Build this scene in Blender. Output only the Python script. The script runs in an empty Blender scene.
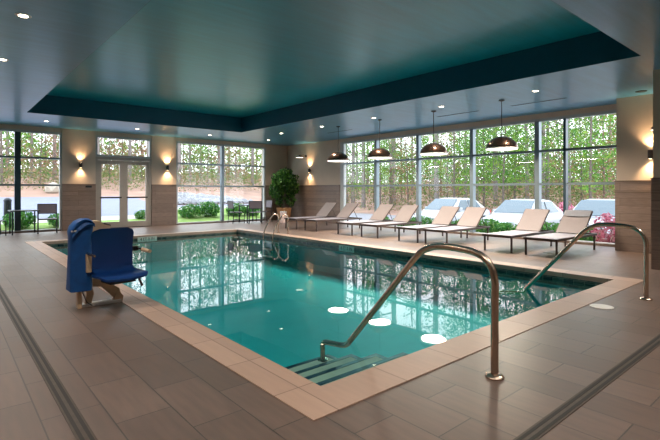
import bpy, bmesh, math, random
from mathutils import Vector, Matrix
R = math.radians
PI = math.pi
C = bpy.context.scene.collection
sc = bpy.context.scene

# ------------------------------------------------------------------ materials
MATS = {}
def newmat(name):
    m = bpy.data.materials.new(name); m.use_nodes = True
    nt = m.node_tree
    return m, nt, nt.nodes['Principled BSDF']
def col(c): return (c[0], c[1], c[2], 1)
def s2l(r, g, b):
    f = lambda v: (v/255/12.92) if v/255 <= .04045 else ((v/255+.055)/1.055)**2.4
    return (f(r), f(g), f(b))
def mat(name, c, rough=.5, metal=0, var=0, scale=8, bump=0, bscale=None, spec=None, stretch=None, emit=None, estr=0, c2=None, alpha=None):
    if name in MATS: return MATS[name]
    m, nt, p = newmat(name)
    p.inputs['Base Color'].default_value = col(c)
    p.inputs['Roughness'].default_value = rough
    p.inputs['Metallic'].default_value = metal
    if spec is not None: p.inputs['Specular IOR Level'].default_value = spec
    tc = nt.nodes.new('ShaderNodeTexCoord')
    src = tc.outputs['Object']
    if stretch:
        mp = nt.nodes.new('ShaderNodeMapping'); mp.inputs['Scale'].default_value = stretch
        nt.links.new(src, mp.inputs['Vector']); src = mp.outputs['Vector']
    if var or c2:
        n = nt.nodes.new('ShaderNodeTexNoise'); n.inputs['Scale'].default_value = scale; n.inputs['Detail'].default_value = 5
        nt.links.new(src, n.inputs['Vector'])
        r = nt.nodes.new('ShaderNodeValToRGB')
        r.color_ramp.elements[0].position = .3; r.color_ramp.elements[1].position = .7
        a = c2 if c2 else tuple(v*(1-var) for v in c); b = c if c2 else tuple(min(1, v*(1+var)) for v in c)
        r.color_ramp.elements[0].color = col(a); r.color_ramp.elements[1].color = col(b)
        nt.links.new(n.outputs['Fac'], r.inputs['Fac']); nt.links.new(r.outputs['Color'], p.inputs['Base Color'])
    if bump:
        n2 = nt.nodes.new('ShaderNodeTexNoise'); n2.inputs['Scale'].default_value = bscale or scale*3; n2.inputs['Detail'].default_value = 4
        nt.links.new(src, n2.inputs['Vector'])
        b = nt.nodes.new('ShaderNodeBump'); b.inputs['Strength'].default_value = bump; b.inputs['Distance'].default_value = .01
        nt.links.new(n2.outputs['Fac'], b.inputs['Height']); nt.links.new(b.outputs['Normal'], p.inputs['Normal'])
    if emit:
        p.inputs['Emission Color'].default_value = col(emit); p.inputs['Emission Strength'].default_value = estr
    MATS[name] = m
    return m

def tile_mat(name, c1, c2, mortar, bw, rh, swap, rough, off=(0, 0), msize=.004, offset=.5, bump=.3, var=.32, axes=None):
    """rectangular tiles in world metres; axes picks which coordinates run along / across the courses"""
    m, nt, p = newmat(name)
    N = nt.nodes.new; L = nt.links.new
    g = N('ShaderNodeNewGeometry'); s = N('ShaderNodeSeparateXYZ'); L(g.outputs['Position'], s.inputs[0])
    cb = N('ShaderNodeCombineXYZ')
    ax = axes or ('Y', 'X')
    for k, a in enumerate(ax):
        if a == 'XY':
            ad = N('ShaderNodeMath'); ad.operation = 'ADD'; L(s.outputs['X'], ad.inputs[0]); L(s.outputs['Y'], ad.inputs[1]); o = ad.outputs[0]
        else: o = s.outputs[a]
        ad2 = N('ShaderNodeMath'); ad2.operation = 'ADD'; ad2.inputs[1].default_value = off[k] + 30*[bw, rh][k]*2
        L(o, ad2.inputs[0]); L(ad2.outputs[0], cb.inputs[k])
    b = N('ShaderNodeTexBrick'); b.offset = offset; b.offset_frequency = 2; b.squash = 1
    b.inputs['Scale'].default_value = 1; b.inputs['Brick Width'].default_value = bw; b.inputs['Row Height'].default_value = rh
    b.inputs['Mortar Size'].default_value = msize; b.inputs['Mortar Smooth'].default_value = .1
    b.inputs['Color1'].default_value = col(c1); b.inputs['Color2'].default_value = col(c2); b.inputs['Mortar'].default_value = col(mortar)
    L(cb.outputs[0], b.inputs['Vector'])
    n = N('ShaderNodeTexNoise'); n.inputs['Scale'].default_value = 6; n.inputs['Detail'].default_value = 6
    mp = N('ShaderNodeMapping'); mp.inputs['Scale'].default_value = (.5, 4, 1) if not axes else (1, 8, 1)
    L(cb.outputs[0], mp.inputs['Vector']); L(mp.outputs[0], n.inputs['Vector'])
    mx = N('ShaderNodeMix'); mx.data_type = 'RGBA'; mx.blend_type = 'MULTIPLY'; mx.inputs[0].default_value = var*2
    r = N('ShaderNodeValToRGB'); r.color_ramp.elements[0].color = (.55, .55, .55, 1); r.color_ramp.elements[1].color = (1, 1, 1, 1)
    r.color_ramp.elements[0].position = .3; r.color_ramp.elements[1].position = .65
    L(n.outputs['Fac'], r.inputs['Fac']); L(b.outputs['Color'], mx.inputs[6]); L(r.outputs['Color'], mx.inputs[7])
    L(mx.outputs[2], p.inputs['Base Color'])
    rr = N('ShaderNodeMapRange'); rr.inputs['To Min'].default_value = rough-.06; rr.inputs['To Max'].default_value = rough+.12
    L(n.outputs['Fac'], rr.inputs['Value']); L(rr.outputs[0], p.inputs['Roughness'])
    bp = N('ShaderNodeBump'); bp.inputs['Strength'].default_value = bump; bp.inputs['Distance'].default_value = .004; bp.invert = True
    L(b.outputs['Fac'], bp.inputs['Height']); L(bp.outputs['Normal'], p.inputs['Normal'])
    MATS[name] = m
    return m

def leaf_mat(name, ca, cb_, cc=None):
    m, nt, p = newmat(name)
    N = nt.nodes.new; L = nt.links.new
    g = N('ShaderNodeNewGeometry'); r = N('ShaderNodeValToRGB')
    r.color_ramp.elements[0].color = col(ca); r.color_ramp.elements[1].color = col(cb_)
    if cc:
        e = r.color_ramp.elements.new(.5); e.color = col(cc)
    L(g.outputs['Random Per Island'], r.inputs['Fac']); L(r.outputs['Color'], p.inputs['Base Color'])
    p.inputs['Roughness'].default_value = .6
    tr = N('ShaderNodeBsdfTranslucent'); L(r.outputs['Color'], tr.inputs['Color'])
    mx = N('ShaderNodeMixShader'); mx.inputs[0].default_value = .4
    out = nt.nodes['Material Output']
    L(p.outputs[0], mx.inputs[1]); L(tr.outputs[0], mx.inputs[2]); L(mx.outputs[0], out.inputs['Surface'])
    MATS[name] = m
    return m

def glass_mat(name, ior=1.45, tint=(1, 1, 1), rough=0.0, k=1.0):
    m = bpy.data.materials.new(name); m.use_nodes = True; nt = m.node_tree; nt.nodes.clear()
    N = nt.nodes.new; L = nt.links.new
    o = N('ShaderNodeOutputMaterial'); t = N('ShaderNodeBsdfTransparent'); t.inputs['Color'].default_value = col(tint)
    g = N('ShaderNodeBsdfGlossy'); g.inputs['Roughness'].default_value = rough
    f = N('ShaderNodeFresnel'); f.inputs['IOR'].default_value = ior
    ge = N('ShaderNodeNewGeometry'); sb = N('ShaderNodeMath'); sb.operation = 'SUBTRACT'; sb.inputs[0].default_value = 1; L(ge.outputs['Backfacing'], sb.inputs[1]); kk = N('ShaderNodeMath'); kk.operation = 'MULTIPLY'; kk.inputs[1].default_value = k; L(f.outputs[0], kk.inputs[0])
    ml = N('ShaderNodeMath'); ml.operation = 'MULTIPLY'; L(kk.outputs[0], ml.inputs[0]); L(sb.outputs[0], ml.inputs[1])
    mx = N('ShaderNodeMixShader'); L(ml.outputs[0], mx.inputs[0]); L(t.outputs[0], mx.inputs[1]); L(g.outputs[0], mx.inputs[2]); L(mx.outputs[0], o.inputs['Surface'])
    MATS[name] = m
    return m

M_deck = tile_mat('deck_tile', s2l(116, 96, 86), s2l(102, 84, 75), s2l(62, 54, 50), .6, .3, True, .36, off=(.115, -.11), msize=.004)
M_deck.node_tree.nodes['Principled BSDF'].inputs['IOR'].default_value = 1.72
M_coping = tile_mat('coping_stone', s2l(190, 160, 142), s2l(178, 149, 132), s2l(132, 108, 94), .6, .6, True, .4, off=(.1, .09), msize=.004, offset=0, var=.12)
M_wains = tile_mat('wainscot_tile', s2l(140, 121, 110), s2l(124, 106, 96), s2l(86, 73, 66), 1.2, .155, True, .45, axes=('XY', 'Z'), off=(0, .0), msize=.003, var=.3)
M_wall = mat('wall_paint', s2l(196, 178, 160), .75, var=.04, scale=3)
M_wtrim = mat('wainscot_trim', s2l(104, 88, 78), .4, var=.1)
M_frame = mat('window_frame_paint', s2l(176, 178, 178), .4, var=.03)
M_mull = mat('mullion_metal', s2l(120, 134, 142), .35, metal=.3, var=.05)
M_mulldark = mat('mullion_dark', s2l(38, 62, 74), .35, metal=.2, var=.05)
M_doorf = mat('door_metal', s2l(158, 150, 142), .4, metal=.2, var=.04)
M_dark = mat('dark_bronze', s2l(62, 55, 54), .4, metal=.4, var=.1)
M_black = mat('black_plastic', s2l(26, 27, 30), .4, var=.1)
M_steel = mat('brushed_steel', s2l(190, 170, 154), .27, metal=1, var=.06, scale=30)
M_white = mat('white_paint', s2l(232, 230, 226), .5, var=.03)
M_glow = mat('lamp_glow', (1, 1, 1), .5, emit=(1.0, .82, .6), estr=14)
M_glow2 = mat('pendant_glow', (1, 1, 1), .5, emit=(1.0, .9, .76), estr=4)
M_glow3 = mat('sconce_glow', (1, 1, 1), .5, emit=(1.0, .72, .42), estr=12)
M_pend = mat('pendant_metal', s2l(112, 84, 68), .25, metal=.9, var=.1)
M_glass = glass_mat('window_glass', 1.42)
M_sling = mat('sling_fabric', s2l(120, 111, 111), .6, var=.08, scale=60, stretch=(1, 1, 1))
M_slingseat = mat('sling_seat_sheen', s2l(140, 136, 144), .38, var=.08, scale=60)  # same cloth as the backs; reflected grey-blue light put into its colour
M_slinghead = mat('headrest_fabric', s2l(118, 118, 124), .5, var=.08, scale=60)
M_lframe = mat('lounger_frame_metal', s2l(74, 62, 58), .4, metal=.4, var=.08)
M_blue = mat('blue_plastic', s2l(8, 52, 112), .42, var=.08, scale=5)
M_cover = mat('blue_cover_cloth', s2l(2, 74, 140), .6, var=.2, scale=9, bump=.6, bscale=14)
M_beige = mat('beige_coated_metal', s2l(206, 178, 146), .4, var=.1, scale=12)
M_meshf = mat('grey_mesh_fabric', s2l(120, 112, 122), .6, var=.15, scale=80)
M_tabledark = mat('patio_metal', s2l(44, 48, 54), .4, metal=.5, var=.1)
M_basin = mat('pool_plaster', s2l(0, 158, 162), .6, var=.05, scale=3)
M_step = mat('step_plaster', s2l(196, 168, 152), .6, var=.06, scale=4)
M_nosing = tile_mat('nosing_tile', s2l(14, 40, 66), s2l(8, 26, 50), s2l(30, 60, 80), .15, .15, True, .3, off=(0, 0), msize=.003, var=.1)
M_band = tile_mat('waterline_tile', s2l(88, 104, 96), s2l(22, 44, 52), s2l(128, 136, 122), .15, .075, True, .25, axes=('XY', 'Z'), off=(0, 0), msize=.004, var=.3)
M_drain = mat('drain_metal', s2l(76, 66, 58), .5, metal=.2, var=.15, scale=20)
M_draindark = mat('drain_slot', s2l(34, 30, 28), .6)
M_pot = mat('terracotta_pot', s2l(176, 132, 92), .6, var=.15, scale=20, bump=.4)
M_soil = mat('potting_soil', s2l(60, 44, 34), .9, var=.2)
M_bark = mat('bark', s2l(116, 104, 96), .85, c2=s2l(78, 68, 62), scale=5, stretch=(6, 6, 1), bump=.6)
M_barkp = mat('pine_bark', s2l(137, 129, 124), .85, c2=s2l(91, 83, 80), scale=5, stretch=(6, 6, 1), bump=.6)
M_lawn = mat('lawn_grass', s2l(131, 155, 78), .9, c2=s2l(96, 129, 54), scale=3)
M_road = mat('asphalt_road', s2l(111, 116, 137), .8, var=.06, scale=2)
M_lot = mat('parking_asphalt', s2l(122, 122, 129), .8, var=.08, scale=2)
M_litter = mat('leaf_litter', s2l(160, 127, 111), .9, c2=s2l(122, 96, 82), scale=.6)
M_kerb = mat('kerb_concrete', s2l(168, 165, 162), .8, var=.06)
M_rock = mat('riprap_stone', s2l(144, 145, 150), .8, c2=s2l(98, 100, 104), scale=.9)
M_lf_ficus = leaf_mat('ficus_leaf', s2l(22, 62, 22), s2l(98, 146, 58), s2l(46, 96, 34))
M_lf_green = leaf_mat('spring_leaf', s2l(47, 100, 24), s2l(131, 160, 60), s2l(85, 134, 39))
M_lf_pine = leaf_mat('pine_leaf', s2l(29, 75, 45), s2l(91, 134, 91), s2l(54, 103, 67))
M_lf_brown = leaf_mat('rusty_leaf', s2l(122, 75, 59), s2l(175, 136, 118), s2l(147, 104, 86))
M_lf_shrub = leaf_mat('shrub_leaf', s2l(32, 90, 36), s2l(106, 150, 68), s2l(60, 122, 47))
M_lf_pink = leaf_mat('pink_blossom', s2l(152, 49, 75), s2l(200, 155, 168), s2l(182, 98, 122))
M_lf_under = leaf_mat('undergrowth_leaf', s2l(73, 108, 49), s2l(160, 119, 100), s2l(111, 122, 70))
M_carw = mat('white_car_paint', s2l(176, 180, 186), .25, var=.01)
M_cars = mat('silver_car_paint', s2l(160, 164, 172), .25, metal=.2, var=.01)
M_carglass = mat('car_glass', s2l(78, 94, 104), .14, metal=0, var=.02)  # pale reflected sky put into the base colour
M_tyre = mat('tyre_rubber', s2l(30, 30, 32), .8)
M_rim = mat('wheel_rim', s2l(190, 192, 196), .3, metal=.8)
M_red = mat('tail_lamp_red', s2l(180, 30, 34), .3)
M_lamp = mat('head_lamp_glass', s2l(220, 226, 232), .1, metal=.3)

# glossy teal ceiling paint with a faint brushed grain
def ceil_mat(name, c):
    m = mat(name, c, .3, var=.12, scale=2.0, bump=.12, bscale=5, stretch=(.6, 5, 1))
    p = m.node_tree.nodes['Principled BSDF']; p.inputs['IOR'].default_value = 1.65
    return m
M_ceil = ceil_mat('ceiling_teal', s2l(80, 146, 182))  # same paint as the tray; blue-grey of reflected windows put into the colour
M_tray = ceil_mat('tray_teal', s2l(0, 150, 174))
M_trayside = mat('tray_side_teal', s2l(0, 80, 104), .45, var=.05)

# water: fresnel mirror over clear, volume absorbs red
def water_mat():
    m = glass_mat('pool_water', 1.31, tint=(.6, .94, .95), rough=.01, k=.85); nt = m.node_tree; N = nt.nodes.new; L = nt.links.new
    o = [n for n in nt.nodes if n.type == 'OUTPUT_MATERIAL'][0]
    v = N('ShaderNodeVolumeAbsorption'); v.inputs['Color'].default_value = (.0, .86, .86, 1); v.inputs['Density'].default_value = .03
    L(v.outputs[0], o.inputs['Volume'])
    tc = N('ShaderNodeTexCoord'); n = N('ShaderNodeTexNoise'); n.inputs['Scale'].default_value = 1.3; n.inputs['Detail'].default_value = 1.5
    b = N('ShaderNodeBump'); b.inputs['Strength'].default_value = .05; b.inputs['Distance'].default_value = .04
    L(tc.outputs['Object'], n.inputs['Vector']); L(n.outputs['Fac'], b.inputs['Height'])
    for q in nt.nodes:
        if q.type in ('BSDF_GLOSSY', 'FRESNEL'): L(b.outputs['Normal'], q.inputs['Normal'])
    return m
M_water = water_mat()

# ------------------------------------------------------------------ mesh helpers
class MB:
    def __init__(s): s.v = []; s.f = []; s.mi = []; s.cur = 0
    def add(s, vs, fs):
        o = len(s.v); s.v += [tuple(p) for p in vs]; s.f += [[i+o for i in f] for f in fs]; s.mi += [s.cur]*len(fs); return s
    def box(s, x0, y0, z0, x1, y1, z1, b=0):
        if b <= 0:
            vs = [(x, y, z) for z in (z0, z1) for y in (y0, y1) for x in (x0, x1)]
            return s.add(vs, [(0, 2, 3, 1), (4, 5, 7, 6), (0, 1, 5, 4), (2, 6, 7, 3), (0, 4, 6, 2), (1, 3, 7, 5)])
        bm = bmesh.new(); r = bmesh.ops.create_cube(bm, size=1)
        for v in bm.verts: v.co = Vector(((x0+x1)/2+v.co.x*(x1-x0), (y0+y1)/2+v.co.y*(y1-y0), (z0+z1)/2+v.co.z*(z1-z0)))
        bmesh.ops.bevel(bm, geom=bm.edges[:], offset=b, segments=2, affect='EDGES', profile=.6)
        bm.verts.index_update(); s.add([v.co[:] for v in bm.verts], [[v.index for v in f.verts] for f in bm.faces]); bm.free(); return s
    def tube(s, pts, r, n=10, cap=True, closed=False):
        pts = [Vector(p) for p in pts]; k = len(pts); rs = r if isinstance(r, (list, tuple)) else [r]*k
        t0 = (pts[1]-pts[0]).normalized(); up = Vector((0, 0, 1)) if abs(t0.z) < .9 else Vector((1, 0, 0))
        nrm = (up - t0*up.dot(t0)).normalized(); vs = []; pt = t0
        for i in range(k):
            if i == 0: t = t0
            elif i == k-1: t = (pts[i]-pts[i-1]).normalized()
            else: t = ((pts[i+1]-pts[i]).normalized()+(pts[i]-pts[i-1]).normalized()).normalized()
            nrm = (nrm - t*nrm.dot(t)).normalized(); bn = t.cross(nrm)
            for j in range(n):
                a = 2*PI*j/n; vs.append(pts[i]+(nrm*math.cos(a)+bn*math.sin(a))*rs[i])
        fs = [(i*n+j, i*n+(j+1) % n, (i+1)*n+(j+1) % n, (i+1)*n+j) for i in range(k-1) for j in range(n)]
        if cap: fs += [tuple(range(n-1, -1, -1)), tuple((k-1)*n+j for j in range(n))]
        return s.add(vs, fs)
    def lathe(s, prof, n=24, c=(0, 0, 0), axis='Z'):
        vs = []; k = len(prof)
        for r, z in prof:
            for j in range(n):
                a = 2*PI*j/n; q = (r*math.cos(a), r*math.sin(a), z)
                if axis == 'Y': q = (q[0], q[2], q[1])
                if axis == 'X': q = (q[2], q[0], q[1])
                vs.append((q[0]+c[0], q[1]+c[1], q[2]+c[2]))
        fs = [(i*n+j, i*n+(j+1) % n, (i+1)*n+(j+1) % n, (i+1)*n+j) for i in range(k-1) for j in range(n)]
        fs += [tuple(range(n-1, -1, -1)), tuple((k-1)*n+j for j in range(n))]
        return s.add(vs, fs)
    def prism(s, poly, a0, a1, plane='XZ'):
        """poly in plane, extruded along the remaining axis a0..a1"""
        mp = {'XZ': lambda p, a: (p[0], a, p[1]), 'YZ': lambda p, a: (a, p[0], p[1]), 'XY': lambda p, a: (p[0], p[1], a)}[plane]
        n = len(poly); vs = [mp(p, a0) for p in poly]+[mp(p, a1) for p in poly]
        return s.add(vs, [tuple(range(n-1, -1, -1)), tuple(range(n, 2*n))]+[(i, (i+1) % n, n+(i+1) % n, n+i) for i in range(n)])
    def loft(s, rings):
        n = len(rings[0]); vs = [p for r in rings for p in r]
        fs = [(i*n+j, i*n+(j+1) % n, (i+1)*n+(j+1) % n, (i+1)*n+j) for i in range(len(rings)-1) for j in range(n)]
        fs += [tuple(range(n-1, -1, -1)), tuple((len(rings)-1)*n+j for j in range(n))]
        return s.add(vs, fs)
    def leaves(s, n, blobs, size, rnd, shell=.35, droop=.0):
        w = [b[1][0]*b[1][1]*b[1][2] for b in blobs]
        for c, r in rnd.choices(blobs, w, k=n):
            while True:
                d = Vector((rnd.uniform(-1, 1), rnd.uniform(-1, 1), rnd.uniform(-1, 1)))
                if shell**.5 < d.length < 1 or (d.length < 1 and rnd.random() < .35): break
            p = Vector((c[0]+d.x*r[0], c[1]+d.y*r[1], c[2]+d.z*r[2]))
            a = Vector((rnd.gauss(0, 1), rnd.gauss(0, 1), rnd.gauss(0, 1)-droop)).normalized()
            b = a.cross(Vector((rnd.gauss(0, 1), rnd.gauss(0, 1), rnd.gauss(0, 1)))).normalized()
            sz = size*rnd.uniform(.6, 1.3); a = a*sz; b = b*sz*.42
            s.add([p-a, p+b-a*.1, p+a, p-b-a*.1], [(0, 1, 2, 3)])
        return s
    def build(s, name, m, parent=None, smooth=False, loc=None):
        me = bpy.data.meshes.new(name); me.from_pydata(s.v, [], s.f); 
        ms = m if isinstance(m, (list, tuple)) else [m]
        for q in ms: me.materials.append(q)
        if len(ms) > 1: me.polygons.foreach_set('material_index', s.mi)
        bm = bmesh.new(); bm.from_mesh(me)
        if len(s.f) < 3000: bmesh.ops.recalc_face_normals(bm, faces=bm.faces[:])
        bm.to_mesh(me); bm.free()
        if smooth:
            for p in me.polygons: p.use_smooth = True
            try: me.set_sharp_from_angle(angle=R(38))
            except Exception: pass
        me.update()
        o = bpy.data.objects.new(name, me); C.objects.link(o)
        if parent: o.parent = parent
        if loc: o.location = loc
        return o

def tag(o, label=None, cat=None, group=None, kind=None):
    if label: o['label'] = label
    if cat: o['category'] = cat
    if group: o['group'] = group
    if kind: o['kind'] = kind
    return o
def empty(name, loc=(0, 0, 0), rz=0):
    o = bpy.data.objects.new(name, None); C.objects.link(o); o.location = loc; o.rotation_euler = (0, 0, rz); o.empty_display_size = .1
    return o
def copy_tree(o, parent=None):
    c = o.copy(); C.objects.link(c); c.parent = parent
    for ch in [q for q in list(C.objects) if q.parent is o]: copy_tree(ch, c)
    return c
def struct(name, mb, m, parent=None, smooth=False):
    o = mb.build(name, m, parent, smooth)
    if not parent: tag(o, kind='structure')
    return o
def lamp(name, kind, loc, energy, color, parent=None, rot=(0, 0, 0), **kw):
    l = bpy.data.lights.new(name, kind); l.energy = energy; l.color = color
    for k, v in kw.items(): setattr(l, k, v)
    o = bpy.data.objects.new(name, l); C.objects.link(o); o.location = loc; o.rotation_euler = rot
    if parent: o.parent = parent
    return o

# ------------------------------------------------------------------ dimensions (metres, camera stands at the origin)
EYE = 1.25
WX, WY, ZC = 11.265, 15.966, 3.146          # glass wall planes, ceiling
X0, Y0 = -4.0, -3.5                          # room behind the camera
TX0, TX1, TY0, TY1, TZ = 1.59, 7.50, 2.0, 13.22, 3.63
PX0, PX1, PY0, PY1 = 1.83, 7.10, 2.22, 12.78
CW = .30
ZW = -.105                                   # water level
DR = .07

# ------------------------------------------------------------------ camera
cam = bpy.data.cameras.new('camera'); co = bpy.data.objects.new('camera', cam); C.objects.link(co); sc.camera = co
cam.sensor_width = 36; cam.lens = 453.7/660*36; cam.shift_y = -(220-190.1)/660
cam.clip_end = 500
co.location = (0, 0, EYE); co.rotation_euler = (PI/2, 0, -.709)

# ------------------------------------------------------------------ setting
# deck floor with hole for the pool and coping; drains sit in slots
def ring_plate(mb, ox0, oy0, ox1, oy1, ix0, iy0, ix1, iy1, z0, z1):
    mb.box(ox0, oy0, z0, ox1, iy0, z1); mb.box(ox0, iy1, z0, ox1, oy1, z1)
    mb.box(ox0, iy0, z0, ix0, iy1, z1); mb.box(ix1, iy0, z0, ox1, iy1, z1)
f = MB(); ring_plate(f, X0, Y0, WX+.15, WY+.15, PX0-CW, PY0-CW, PX1+CW, PY1+CW, -.1, 0)
struct('floor', f, M_deck)
# lower ceiling with tray opening
c = MB(); ring_plate(c, X0, Y0, WX+.15, WY+.15, TX0, TY0, TX1, TY1, ZC, ZC+.12)
struct('ceiling', c, M_ceil)
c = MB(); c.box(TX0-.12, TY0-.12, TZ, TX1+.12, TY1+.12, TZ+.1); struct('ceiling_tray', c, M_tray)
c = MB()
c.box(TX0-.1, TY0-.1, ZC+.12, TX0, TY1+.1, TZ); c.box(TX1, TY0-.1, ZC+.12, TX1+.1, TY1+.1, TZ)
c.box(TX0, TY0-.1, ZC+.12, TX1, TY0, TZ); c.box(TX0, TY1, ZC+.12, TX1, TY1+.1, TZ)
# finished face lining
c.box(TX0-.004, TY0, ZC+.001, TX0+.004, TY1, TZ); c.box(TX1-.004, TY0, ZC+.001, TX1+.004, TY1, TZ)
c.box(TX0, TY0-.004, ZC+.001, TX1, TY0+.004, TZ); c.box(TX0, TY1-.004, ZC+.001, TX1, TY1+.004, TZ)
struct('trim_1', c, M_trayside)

ZWA = 1.42; ZH = 2.97
def wall_seg(name, x0, y0, x1, y1, faces):
    """solid wall block with a tiled wainscot skin and a cap on the given faces"""
    e = empty(name); tag(e, kind='structure')
    MB().box(x0, y0, 0, x1, y1, ZC).build('wall_body', M_wall, e)
    w = MB(); t = MB(); d = .02
    fx0 = x0-(d if '-x' in faces else 0); fx1 = x1+(d if '+x' in faces else 0)
    fy0 = y0-(d if '-y' in faces else 0); fy1 = y1+(d if '+y' in faces else 0)
    w.box(fx0, fy0, 0, fx1, fy1, ZWA)
    e2 = .008
    t.box(fx0-(e2 if '-x' in faces else 0), fy0-(e2 if '-y' in faces else 0), ZWA, fx1+(e2 if '+x' in faces else 0), fy1+(e2 if '+y' in faces else 0), ZWA+.025)
    t.box(fx0-(e2/2 if '-x' in faces else 0), fy0-(e2/2 if '-y' in faces else 0), 1.195, fx1+(e2/2 if '+x' in faces else 0), fy1+(e2/2 if '+y' in faces else 0), 1.215)
    w.build('wainscot', M_wains, e); t.build('wainscot_trim', M_wtrim, e)
    return e
TH = .3
# far-left (north) wall: window_1 | pier | doors | pier | window_2 | solid corner
wall_seg('wall_north_pier_west', 2.83, WY-.02, 3.77, WY+TH, ['-y'])
wall_seg('wall_north_pier_east', 5.54, WY-.02, 6.41, WY+TH, ['-y'])
wall_seg('wall_north_corner', 10.18, WY-.02, WX, WY+TH, ['-y'])
wall_seg('wall_north_end', X0, WY-.02, -1.2, WY+TH, ['-y'])
# right (east) wall: corner | windows | pier | return wall
wall_seg('wall_east_corner', WX, 12.55, WX+TH, WY+TH, ['-x'])
wall_seg('wall_east_pier', 10.62, 2.12, WX+TH, 3.27, ['-x', '+y'])
wall_seg('wall_east_return', 8.55, Y0, WX+TH, 2.12, ['-x', '+y'])
struct('wall_south', MB().box(X0, Y0-TH, 0, WX+TH, Y0, ZC), M_wall)
struct('wall_west', MB().box(X0-TH, Y0-TH, 0, X0, WY+TH, ZC), M_wall)
struct('trim_2', MB().box(-1.2, WY, ZH+.05, 2.83, WY+TH, ZC).box(3.77, WY, ZH+.05, 5.54, WY+TH, ZC).box(6.41, WY, ZH+.05, 10.18, WY+TH, ZC).box(WX, 3.27, ZH+.05, WX+TH, 12.55, ZC), M_wall)

# windows: u along the wall
def window(name, axis, u0, u1, mulls, z0=0.0, z1=ZH+.05, trans=(1.40, 2.215), fw=.06, thick=None, left=None):
    e = empty(name); tag(e, kind='structure')
    P = (lambda a0, a1, d0, d1, zz0, zz1: (a0, WY+d0, zz0, a1, WY+d1, zz1)) if axis == 'X' else (lambda a0, a1, d0, d1, zz0, zz1: (WX+d0, a0, zz0, WX+d1, a1, zz1))
    fr = MB(); fr.box(*P(u0, u1, 0, .12, z0, z0+.07)); fr.box(*P(u0, u1, 0, .12, z1-.07, z1))
    fr.box(*P(u0, u0+fw, 0, .12, z0+.07, z1-.07)); fr.box(*P(u1-(left or fw), u1, 0, .12, z0+.07, z1-.07))
    fr.build('window_frame', M_frame, e)
    for u, w, dark in mulls:
        MB().box(*P(u-w/2, u+w/2, -.03, .11, z0+.07, z1-.07)).build('mullion', M_mulldark if dark else M_mull, e)
    if trans:
        t = MB()
        for z in trans: t.box(*P(u0+fw, u1-(left or fw), -.01, .10, z-.028, z+.028))
        t.build('transom', M_mull, e)
    MB().box(*P(u0+.02, u1-.02, .05, .056, z0+.02, z1-.02)).build('glass', M_glass, e)
    return e
window('window_1', 'X', -1.2, 2.83, [(1.70, .15, True), (.3, .07, False)])
window('window_2', 'X', 6.41, 10.18, [(8.24, .10, False)])
window('window_3', 'X', 3.77, 5.54, [], z0=2.33, trans=None)
window('window_4', 'Y', 3.27, 12.55, [(10.72, .10, False), (8.93, .10, False), (7.04, .10, False), (5.21, .11, False), (4.55, .06, True)], left=.19)
# the low sill kerb under the long window
struct('trim_3', MB().box(WX-.04, 3.30, 0, WX+.0, 12.5, .05).box(-1.2, WY-.03, 0, 2.8, WY, .04).box(6.43, WY-.03, 0, 10.16, WY, .04), M_wtrim)
# doors
def door(n, x0, x1, hinge):
    e = empty('door_%d' % n); tag(e, kind='structure')
    b = MB(); s = .10
    b.box(x0, WY+.02, .02, x0+s, WY+.08, 2.22); b.box(x1-s, WY+.02, .02, x1, WY+.08, 2.22)
    b.box(x0+s, WY+.02, .02, x1-s, WY+.08, .2); b.box(x0+s, WY+.02, 2.1, x1-s, WY+.08, 2.22)
    b.build('door_rails', M_doorf, e)
    MB().box(x0+s-.01, WY+.045, .19, x1-s+.01, WY+.052, 2.11).build('glass', M_glass, e)
    p = MB(); p.box(x0+.06, WY-.05, .98, x1-.06, WY-.015, 1.03, .006); p.box(x0+.06, WY-.03, .985, x0+.11, WY+.02, 1.025); p.box(x1-.11, WY-.03, .985, x1-.06, WY+.02, 1.025)
    p.build('push_bar', M_dark, e)
    q = MB(); q.box(x0+.28, WY-.03, 2.13, x0+.56, WY+.02, 2.19, .006); q.tube([(x0+.5, WY-.02, 2.2), (x0+.66, WY-.08, 2.21), (x0+.42, WY-.0, 2.24)], .009, 6)
    q.build('door_closer', M_doorf, e)
door(1, 3.85, 4.615, 0); door(2, 4.665, 5.46, 1)
b = MB(); b.box(3.77, WY, 0, 3.845, WY+.12, 2.33); b.box(5.465, WY, 0, 5.54, WY+.12, 2.33); b.box(3.845, WY, 2.235, 5.465, WY+.12, 2.33); b.box(4.615, WY+.02, .02, 4.665, WY+.08, 2.235)
struct('door_frame', b, M_doorf)
struct('door_3', MB().box(3.77, WY-.02, 0, 5.54, WY+.14, .018), M_dark)   # threshold
C.objects['door_3'].name = 'trim_4'

# ------------------------------------------------------------------ pool
pool = empty('swimming_pool', ((PX0+PX1)/2, (PY0+PY1)/2, 0)); pl = pool.location.copy()
tag(pool, 'long rectangular indoor pool with pale stone coping and corner steps', 'swimming pool')
def addp(mb, name, m, parent=pool, smooth=False):
    o = mb.build(name, m, parent, smooth)
    if parent is pool: o.location = -pl
    return o
def inner_ring(x0, y0, x1, y1, w, z0, z1): mb = MB(); ring_plate(mb, x0-w, y0-w, x1+w, y1+w, x0, y0, x1, y1, z0, z1); return mb
addp(inner_ring(PX0, PY0, PX1, PY1, CW, -.06, .006), 'coping', M_coping)
addp(inner_ring(PX0+.015, PY0+.015, PX1-.015, PY1-.015, CW-.1, -.06-.13, -.06), 'waterline_tile', M_band)
bs = inner_ring(PX0+.02, PY0+.02, PX1-.02, PY1-.02, .15, -.74, -.19); bs.box(PX0-.1, PY0-.1, -.86, PX1+.1, PY1+.1, -.74)
addp(bs, 'basin', M_basin)
wt = addp(MB().box(PX0+.014, PY0+.014, -.75, PX1-.014, PY1-.014, ZW), 'water', M_water)
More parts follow.
